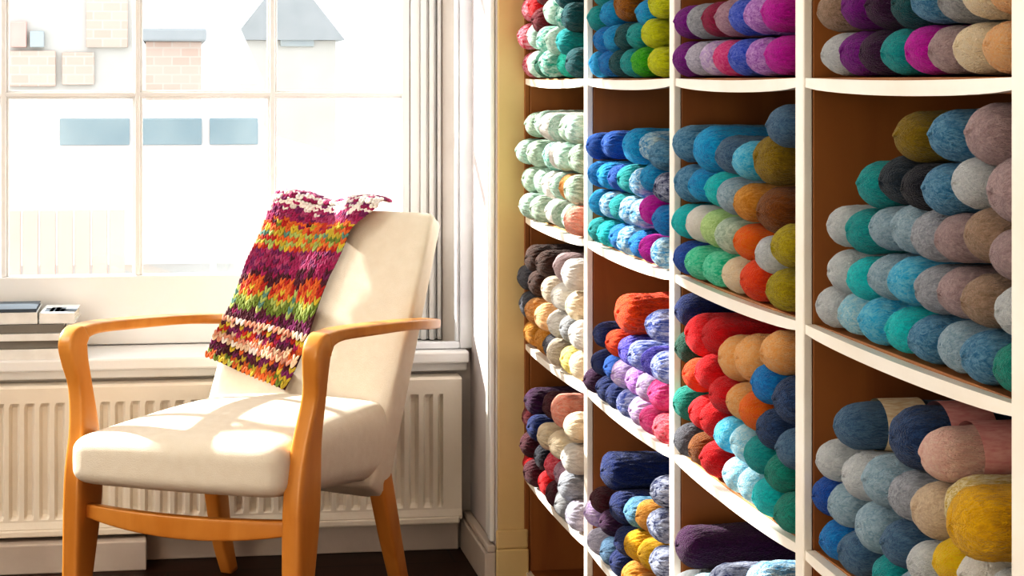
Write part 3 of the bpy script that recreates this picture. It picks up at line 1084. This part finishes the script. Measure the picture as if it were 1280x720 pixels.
# every cubby: layers from the bottom up, each a list of (pixel x, pixel y, colour[, size])
CUB = {
    (1, 1): [
        [(657, 88, 'crim'), (670, 90, 'mintw'), (683, 88, 'dkgreen'), (695, 89, 'varigrn'), (707, 86, 'aqua'), (720, 85, 'dkteal')],
        [(659, 62, 'crim'), (672, 61, 'mintw'), (686, 58, 'varigrn'), (699, 57, 'mintw'), (716, 52, 'teal')],
        [(662, 34, 'crim'), (676, 33, 'maroon'), (688, 30, 'mintw'), (701, 31, 'varigrn'), (717, 24, 'dkteal')],
        [(660, 6, 'crim'), (672, 5, 'red'), (684, 4, 'maroon'), (697, 6, 'varigrn'), (714, -2, 'dkteal')]],
    (2, 1): [
        [(752, 84, 'azure'), (765, 84, 'blue'), (780, 85, 'dkteal'), (795, 84, 'teal'), (806, 88, 'green'), (824, 80, 'lime')],
        [(754, 54, 'blue'), (768, 52, 'azure'), (784, 52, 'dkteal'), (799, 52, 'teal'), (824, 46, 'lime')],
        [(752, 22, 'teal'), (766, 20, 'azure'), (784, 14, 'ochre', 1.25), (806, 18, 'azure'), (826, 12, 'lime')],
        [(756, -8, 'teal'), (806, -14, 'blue')]],
    (3, 1): [
        [(853, 77, 'purple'), (874, 77, 'lavgrey'), (889, 77, 'lilacw'), (907, 77, 'pink'), (925, 76, 'peri'), (948, 76, 'lilac'), (974, 76, 'magenta')],
        [(855, 28, 'purple'), (876, 26, 'silver'), (895, 26, 'wine'), (908, 28, 'mauve'), (924, 25, 'peri'), (946, 24, 'lilac'), (972, 22, 'magenta')]],
    (4, 1): [
        [(1048, 70, 'palegrey'), (1080, 72, 'purple'), (1106, 74, 'dkplum'), (1128, 72, 'teal'), (1152, 68, 'magenta', 1.1), (1186, 68, 'mauvegrey'), (1222, 66, 'cream', 1.08), (1260, 66, 'peach', 1.08)],
        [(1045, 24, 'taupe'), (1076, 20, 'purple'), (1106, 18, 'dkplum'), (1142, 16, 'dkteal'), (1164, 12, 'steel'), (1192, 14, 'grey'), (1222, 10, 'cream'), (1258, 6, 'peach')]],
    (1, 2): [
        [(668, 256, 'mintw'), (680, 260, 'sage'), (692, 265, 'white'), (703, 267, 'sage'), (713, 270, 'mintw'), (723, 274, 'salmon')],
        [(665, 222, 'sage'), (677, 225, 'mintw'), (688, 228, 'white'), (700, 231, 'mintw'), (711, 232, 'beige'), (722, 234, 'sage')],
        [(664, 188, 'mintw'), (676, 190, 'sage'), (688, 192, 'varigrn'), (699, 194, 'white'), (710, 196, 'mintw'), (722, 197, 'sage')],
        [(666, 152, 'sage'), (678, 150, 'mintw'), (690, 154, 'white'), (702, 155, 'mintw'), (714, 156, 'sage'), (724, 158, 'mintw')]],
    (2, 2): [
        [(749, 282, 'teal'), (762, 285, 'turq'), (777, 292, 'blue'), (791, 298, 'variblue'), (807, 304, 'blue'), (820, 310, 'variblue'), (831, 315, 'magenta')],
        [(751, 248, 'azure'), (764, 252, 'variblue'), (779, 258, 'teal'), (793, 263, 'variblue'), (808, 268, 'variblue'), (820, 274, 'blue'), (832, 277, 'magenta')],
        [(752, 214, 'blue'), (764, 218, 'azure'), (777, 219, 'royal'), (791, 221, 'teal'), (803, 226, 'variblue'), (817, 230, 'azure'), (829, 232, 'varinavy')],
        [(749, 178, 'royal'), (769, 176, 'royal'), (793, 178, 'azure', 1.3), (815, 186, 'variblue'), (829, 192, 'steel')]],
    (3, 2): [
        [(856, 322, 'indigo'), (876, 334, 'mint'), (897, 344, 'mint'), (919, 353, 'cream'), (944, 362, 'rorange', 1.15), (982, 370, 'olive', 1.1)],
        [(857, 276, 'turq'), (876, 284, 'white', 1.12), (896, 292, 'pgreen', 1.12), (916, 300, 'sage', 1.08), (938, 310, 'orange'), (960, 314, 'palegrey'), (984, 314, 'olive', 1.15)],
        [(855, 238, 'steel', 1.15), (876, 240, 'azure'), (898, 240, 'turq'), (917, 242, 'greyblue'), (938, 248, 'tan'), (968, 254, 'brown', 1.2)],
        [(853, 192, 'steel', 1.15), (886, 188, 'azure', 1.35), (914, 192, 'slate', 1.1), (936, 198, 'sky', 1.05), (964, 200, 'dkolive', 1.3)],
        [(980, 152, 'slate', 1.1)]],
    (4, 2): [
        [(1045, 386, 'palegrey', 1.05), (1074, 396, 'ice'), (1104, 406, 'sky', 1.1), (1136, 420, 'turq', 1.05), (1168, 430, 'steel'), (1200, 442, 'greyblue', 1.1), (1236, 456, 'steel', 1.05), (1272, 468, 'gteal')],
        [(1055, 333, 'palegrey'), (1086, 344, 'turq'), (1112, 350, 'greyblue'), (1140, 360, 'sky', 1.05), (1168, 370, 'silver'), (1206, 380, 'mauvegrey', 1.05), (1244, 390, 'taupe', 1.05), (1276, 400, 'palegrey')],
        [(1062, 284, 'palegrey'), (1092, 292, 'teal'), (1122, 298, 'greyblue'), (1154, 298, 'greyblue', 1.1), (1180, 306, 'silver', 1.15), (1210, 318, 'mauvegrey'), (1240, 328, 'taupe', 1.15), (1276, 348, 'mauvegrey')],
        [(1094, 238, 'teal', 1.1), (1126, 240, 'dkslate', 1.1), (1158, 242, 'black'), (1194, 236, 'steel', 1.1), (1212, 262, 'palegrey', 1.05), (1256, 270, 'mauvegrey', 1.3)],
        [(1144, 180, 'dkolive', 1.15), (1188, 188, 'steel', 1.1), (1246, 204, 'mauvegrey', 1.25)]],
    (1, 3): [
        [(664, 415, 'tan'), (677, 428, 'tan'), (689, 442, 'charcoal'), (701, 455, 'greige'), (713, 468, 'ycream'), (724, 474, 'cream')],
        [(662, 380, 'charcoal'), (676, 390, 'beige'), (689, 398, 'peach'), (702, 408, 'white'), (714, 420, 'grey'), (724, 432, 'white')],
        [(662, 352, 'charcoal'), (676, 356, 'dkbrown'), (690, 362, 'greige'), (704, 370, 'white'), (718, 380, 'cream')],
        [(668, 328, 'dkbrown', 1.1), (686, 330, 'dkbrown'), (702, 336, 'mauvegrey'), (719, 346, 'white', 1.1)]],
    (2, 3): [
        [(749, 484, 'dkplum'), (762, 492, 'navy'), (775, 503, 'navy'), (788, 512, 'bluev'), (801, 520, 'lilacw'), (814, 530, 'pink'), (828, 540, 'rose')],
        [(753, 455, 'navy'), (768, 464, 'royal'), (783, 472, 'lilacw'), (797, 478, 'lilac'), (811, 487, 'lilacw'), (827, 498, 'pink', 1.1)],
        [(755, 425, 'navy'), (772, 430, 'rorange'), (789, 434, 'violet', 1.1), (805, 441, 'bluev'), (818, 448, 'violet'), (830, 455, 'bluev')],
        [(787, 388, 'rorange', 1.5), (824, 402, 'bluev', 1.1)]],
    (3, 3): [
        [(854, 553, 'charcoal'), (872, 570, 'brown'), (892, 588, 'red'), (914, 602, 'ice'), (936, 618, 'ice'), (958, 634, 'turq'), (982, 650, 'gteal')],
        [(855, 512, 'gteal', 1.1), (872, 528, 'red'), (890, 544, 'red', 1.1), (911, 554, 'sky'), (933, 566, 'ice', 1.05), (958, 586, 'teal'), (982, 600, 'gteal')],
        [(850, 462, 'fgreen'), (866, 474, 'rorange'), (882, 486, 'red', 1.05), (900, 492, 'red'), (914, 506, 'apricot'), (932, 520, 'orange', 1.1), (958, 546, 'denim', 1.05), (984, 556, 'slate')],
        [(849, 420, 'navy'), (868, 428, 'red', 1.25), (892, 440, 'red', 1.1), (908, 452, 'apricot', 1.25), (934, 470, 'apricot', 1.3), (956, 496, 'blue', 1.15), (982, 504, 'denim', 1.2)],
        [(970, 432, 'apricot', 1.15)]],
    (4, 3): [
        [(1040, 692, 'blue'), (1066, 706, 'slate', 1.1), (1104, 716, 'teal'), (1142, 730, 'greyblue'), (1178, 744, 'white'), (1218, 760, 'ycream'), (1258, 772, 'grey')],
        [(1038, 644, 'royal'), (1062, 654, 'greyblue', 1.1), (1102, 676, 'greyblue', 1.2), (1136, 694, 'slate', 1.05), (1160, 712, 'palegrey'), (1188, 690, 'yellow', 1.0), (1212, 706, 'white'), (1254, 716, 'palegrey')],
        [(1046, 596, 'palegrey'), (1076, 602, 'palegrey', 1.15), (1100, 628, 'greyblue', 1.2), (1132, 640, 'silver', 1.15), (1160, 660, 'oat', 1.2), (1240, 654, 'gold', 1.5)],
        [(1066, 540, 'slate', 1.15), (1138, 576, 'denim', 1.4), (1180, 590, 'pinkc', 1.2), (1204, 612, 'mustard', 1.35)]],
    (1, 4): [
        [(660, 588, 'red'), (673, 604, 'dkwine'), (686, 616, 'red'), (699, 628, 'dkwine'), (711, 640, 'grey'), (723, 652, 'lavgrey')],
        [(664, 560, 'dkwine'), (677, 574, 'black'), (690, 584, 'rose'), (702, 596, 'mauve'), (715, 608, 'silver')],
        [(662, 534, 'maroon'), (677, 544, 'navy'), (690, 554, 'cream'), (704, 564, 'cream'), (719, 576, 'white')],
        [(670, 503, 'dkplum', 1.15), (688, 510, 'dkwine'), (703, 516, 'salmon', 1.2), (721, 532, 'cream', 1.1)]],
    (2, 4): [
        [(748, 690, 'lavgrey'), (763, 702, 'slate'), (778, 712, 'navy'), (793, 722, 'tan'), (808, 734, 'tan'), (824, 746, 'dkslate')],
        [(748, 656, 'lilacw'), (762, 668, 'dkplum'), (780, 672, 'navy'), (798, 676, 'gold', 1.1), (814, 688, 'gold'), (829, 698, 'varinavy')],
        [(754, 628, 'dkwine'), (776, 632, 'navy', 1.2), (796, 636, 'steel'), (812, 640, 'tan'), (828, 648, 'varinavy', 1.1)],
        [(768, 590, 'navy', 1.38), (829, 612, 'varinavy', 1.1)]],
    (3, 4): [
        [(852, 768, 'slate'), (874, 786, 'white'), (898, 802, 'charcoal'), (924, 820, 'ice'), (952, 840, 'navy'), (982, 858, 'denim')],
        [(850, 718, 'palegrey', 1.05), (874, 732, 'ice'), (904, 726, 'varinavy', 1.2), (950, 726, 'variblue', 1.25), (982, 770, 'dkwine')],
        [(856, 672, 'dkplum', 1.3)]],
}
ROWN = {1: 'top-row', 2: 'second-row', 3: 'third-row', 4: 'fourth-row'}
COLN = {1: 'leftmost', 2: 'second-column', 3: 'third-column', 4: 'rightmost'}
ORD = ['first', 'second', 'third', 'fourth', 'fifth', 'sixth', 'seventh', 'eighth']
SIZE = {1: (0.0335, 0.0300), 2: (0.0320, 0.0258), 3: (0.0300, 0.0280), 4: (0.0265, 0.0270)}
LONG = {   # skeins lying along the top of the near cubby, with paper bands
    (4, 3, 3, 0): ('slate blue yarn skein with cream paper band, upper left of the lower right cubby', 'cream'),
    (4, 3, 3, 1): ('dark denim yarn skein with pinkish band, top of the lower right cubby pile', 'pinkc'),
    (4, 3, 3, 2): ('pinkish cream skein just right of the banded dark denim skein', 'pinkc'),
    (4, 3, 3, 3): ('cream and mustard yarn skein directly above the big golden yellow skein', None),
    (4, 3, 2, 5): ('big golden yellow yarn skein jutting out of the lower right cubby', None),
}
M['band_cream'] = paint('cream_paper_band', '#EADFC8', '#D6BE96', scale=9, rough=0.6)
M['band_pink'] = paint('pink_paper_band', '#E6B9B4', '#D99A98', scale=9, rough=0.6)
ri = random.Random(11)
BANDMESH = {}


def band_mesh():
    bm = bmesh.new()
    N = 40
    R = []
    for s in (-0.22, -0.1, 0.05, 0.2):
        R.append([bm.verts.new((s, 1.075 * math.cos(2 * math.pi * k / N), 1.075 * math.sin(2 * math.pi * k / N))) for k in range(N)])
    for a, b_ in zip(R, R[1:]):
        for k in range(N):
            bm.faces.new((a[k], a[(k + 1) % N], b_[(k + 1) % N], b_[k]))
    me = bpy.data.meshes.new('paper_band')
    bm.to_mesh(me)
    bm.free()
    for p in me.polygons:
        p.use_smooth = True
    me.materials.append(None)
    return me


BAND = band_mesh()
DEBUG_OV = []
first = None
for (c, r), layers in CUB.items():
    ry0, rz0_ = SIZE[c]
    zfl = ROWZ[r - 1] + 0.0003
    zce = ([1.39] + ROWZ)[r - 1] - 0.023
    ylo, yhi = COLY[c] + 0.0155, COLY[c - 1] - 0.0155
    items = []
    for li, L in enumerate(layers):
        for ii, it in enumerate(L):
            sc_ = it[3] if len(it) > 3 else 1.0
            P = atX(it[0], it[1], XS + (0.004, 0.004, 0.009, 0.016)[c - 1])
            sc_ = 1 + (sc_ - 1) * (0.5 if sc_ < 1.2 else 0.8)
            ry, rz = ry0 * sc_, rz0_ * sc_
            items.append(dict(k=(c, r, li, ii), col=it[2], ty=P.y, tz=P.z, y=P.y - (0.004 if c == 4 else 0.012) * ii, z=P.z, ry=ry, rz=rz, li=li))
    # the pile settles: skeins stay near where they are seen, press apart and rest on the board
    for itn in range(420):
        for i in range(len(items)):
            a = items[i]
            for j in range(i + 1, len(items)):
                b_ = items[j]
                sy_, sz_ = (a['ry'] + b_['ry']) * 0.995, (a['rz'] + b_['rz']) * 0.995
                dy, dz = (b_['y'] - a['y']) / sy_, (b_['z'] - a['z']) / sz_
                d = math.hypot(dy, dz)
                if d < 1 and d > 1e-6:
                    push = (1 - d) * 0.25 / d
                    a['y'] -= dy * push * sy_
                    a['z'] -= dz * push * sz_
                    b_['y'] += dy * push * sy_
                    b_['z'] += dz * push * sz_
        for a in items:
            pull = 0.06 if itn < 200 else 0.0
            a['y'] += (a['ty'] - a['y']) * pull
            a['z'] += (a['tz'] - a['z']) * pull
            if a['li'] == 0:
                a['z'] = zfl + a['rz']
            else:
                a['z'] = max(a['z'] - 0.00003, zfl + a['rz'])
                a['z'] = min(a['z'], zce - a['rz'])
            a['y'] = max(ylo + a['ry'], min(yhi - a['ry'], a['y']))
    for a in items:
        k = a['k']
        name_c = COL[a['col']][0]
        me = ri.choice(STRAND if c < 3 else SOFT)
        o = bpy.data.objects.new('yarn_skein', me)
        col.objects.link(o)
        hl = ri.uniform(0.105, 0.118)
        if k in LONG:
            hl = 0.122
        xj = ri.uniform(-0.003, 0.003) * (3 if c == 1 else 1) - (0.016, 0.013, 0.008, 0.0)[c - 1]
        if k == (4, 3, 2, 5):
            xj = -0.03
        xcen = min(XS - 0.004 + xj + hl, XB - 0.02 - hl)
        o.location = (xcen, a['y'], a['z'])
        flip = ri.choice((0, math.pi))
        o.rotation_euler = (flip, 0, 0)
        o.scale = (hl * ri.choice((-1, 1)) if False else hl, a['ry'], a['rz'])
        o.material_slots[0].link = 'OBJECT'
        o.material_slots[0].material = ymat(a['col'])
        nl = len(layers)
        n_in = len(layers[k[2]])
        if k in LONG:
            lb = LONG[k][0]
        else:
            if k[2] == 0:
                ln = 'bottom layer'
            elif k[2] == nl - 1:
                ln = 'top layer'
            else:
                ln = ORD[k[2]] + ' layer up'
            if n_in == 1:
                pos = 'lone one'
            elif k[3] == 0:
                pos = 'far left'
            elif k[3] == n_in - 1:
                pos = 'far right'
            else:
                pos = ORD[k[3]] + ' from left'
            lb = '%s yarn skein, %s, %s, %s %s cubby' % (name_c, pos, ln, ROWN[r], COLN[c])
        tag(o, lb, 'yarn', 'yarn skeins in the %s %s cubby' % (ROWN[r], COLN[c]))
        if k in LONG and LONG[k][1]:
            bo = bpy.data.objects.new('paper_band', BAND)
            col.objects.link(bo)
            bo.parent = o
            bo.location = (-0.36, 0, 0)
            bo.material_slots[0].link = 'OBJECT'
            bo.material_slots[0].material = M['band_cream'] if LONG[k][1] == 'cream' else M['band_pink']

# ------------------------------------------------------------------ light
w = bpy.data.worlds.new('world')
scene.world = w
w.use_nodes = True
nt = w.node_tree
bg = nt.nodes['Background']
bg.inputs[0].default_value = (0.97, 0.99, 1.0, 1)
bg.inputs[1].default_value = 1.25

sd = bpy.data.lights.new('sun', 'SUN')
sd.energy = 9.0
sd.angle = math.radians(1.0)
sd.color = (1.0, 0.96, 0.90)
so = bpy.data.objects.new('sun', sd)
col.objects.link(so)
to_sun = Vector((-0.66, 0.62, 0.46)).normalized()
so.rotation_euler = to_sun.to_track_quat('Z', 'Y').to_euler()

ad_ = bpy.data.lights.new('side_fill_light', 'AREA')  # added unseen fill lamp at the left wall, brightens the skein ends
ad_.shape = 'RECTANGLE'
ad_.size, ad_.size_y = 1.3, 1.2
ad_.energy = 28
ad_.color = (1.0, 0.97, 0.93)
ao_ = bpy.data.objects.new('side_fill_light', ad_)
col.objects.link(ao_)
ao_.location = (XL + 0.03, 2.5, 1.75)
ao_.rotation_euler = Vector((-1, 0.05, 0.22)).to_track_quat('Z', 'Y').to_euler()

bd_ = bpy.data.lights.new('low_fill_light', 'AREA')  # added unseen low warm fill lamp, brightens the shelf panels
bd_.shape = 'RECTANGLE'
bd_.size, bd_.size_y = 0.7, 0.9
bd_.energy = 4.5
bd_.color = (1.0, 0.86, 0.66)
bo_ = bpy.data.objects.new('low_fill_light', bd_)
col.objects.link(bo_)
bo_.location = (-1.3, 0.2, 0.55)
bo_.rotation_euler = Vector((-0.75, -0.75, 0.0)).to_track_quat('Z', 'Y').to_euler()

scene.view_settings.view_transform = 'Standard'
scene.view_settings.look = 'High Contrast'
scene.view_settings.exposure = 0.48
scene.view_settings.gamma = 1.0
scene.cycles.max_bounces = 8
scene.cycles.transparent_max_bounces = 8
scene.cycles.use_denoising = True
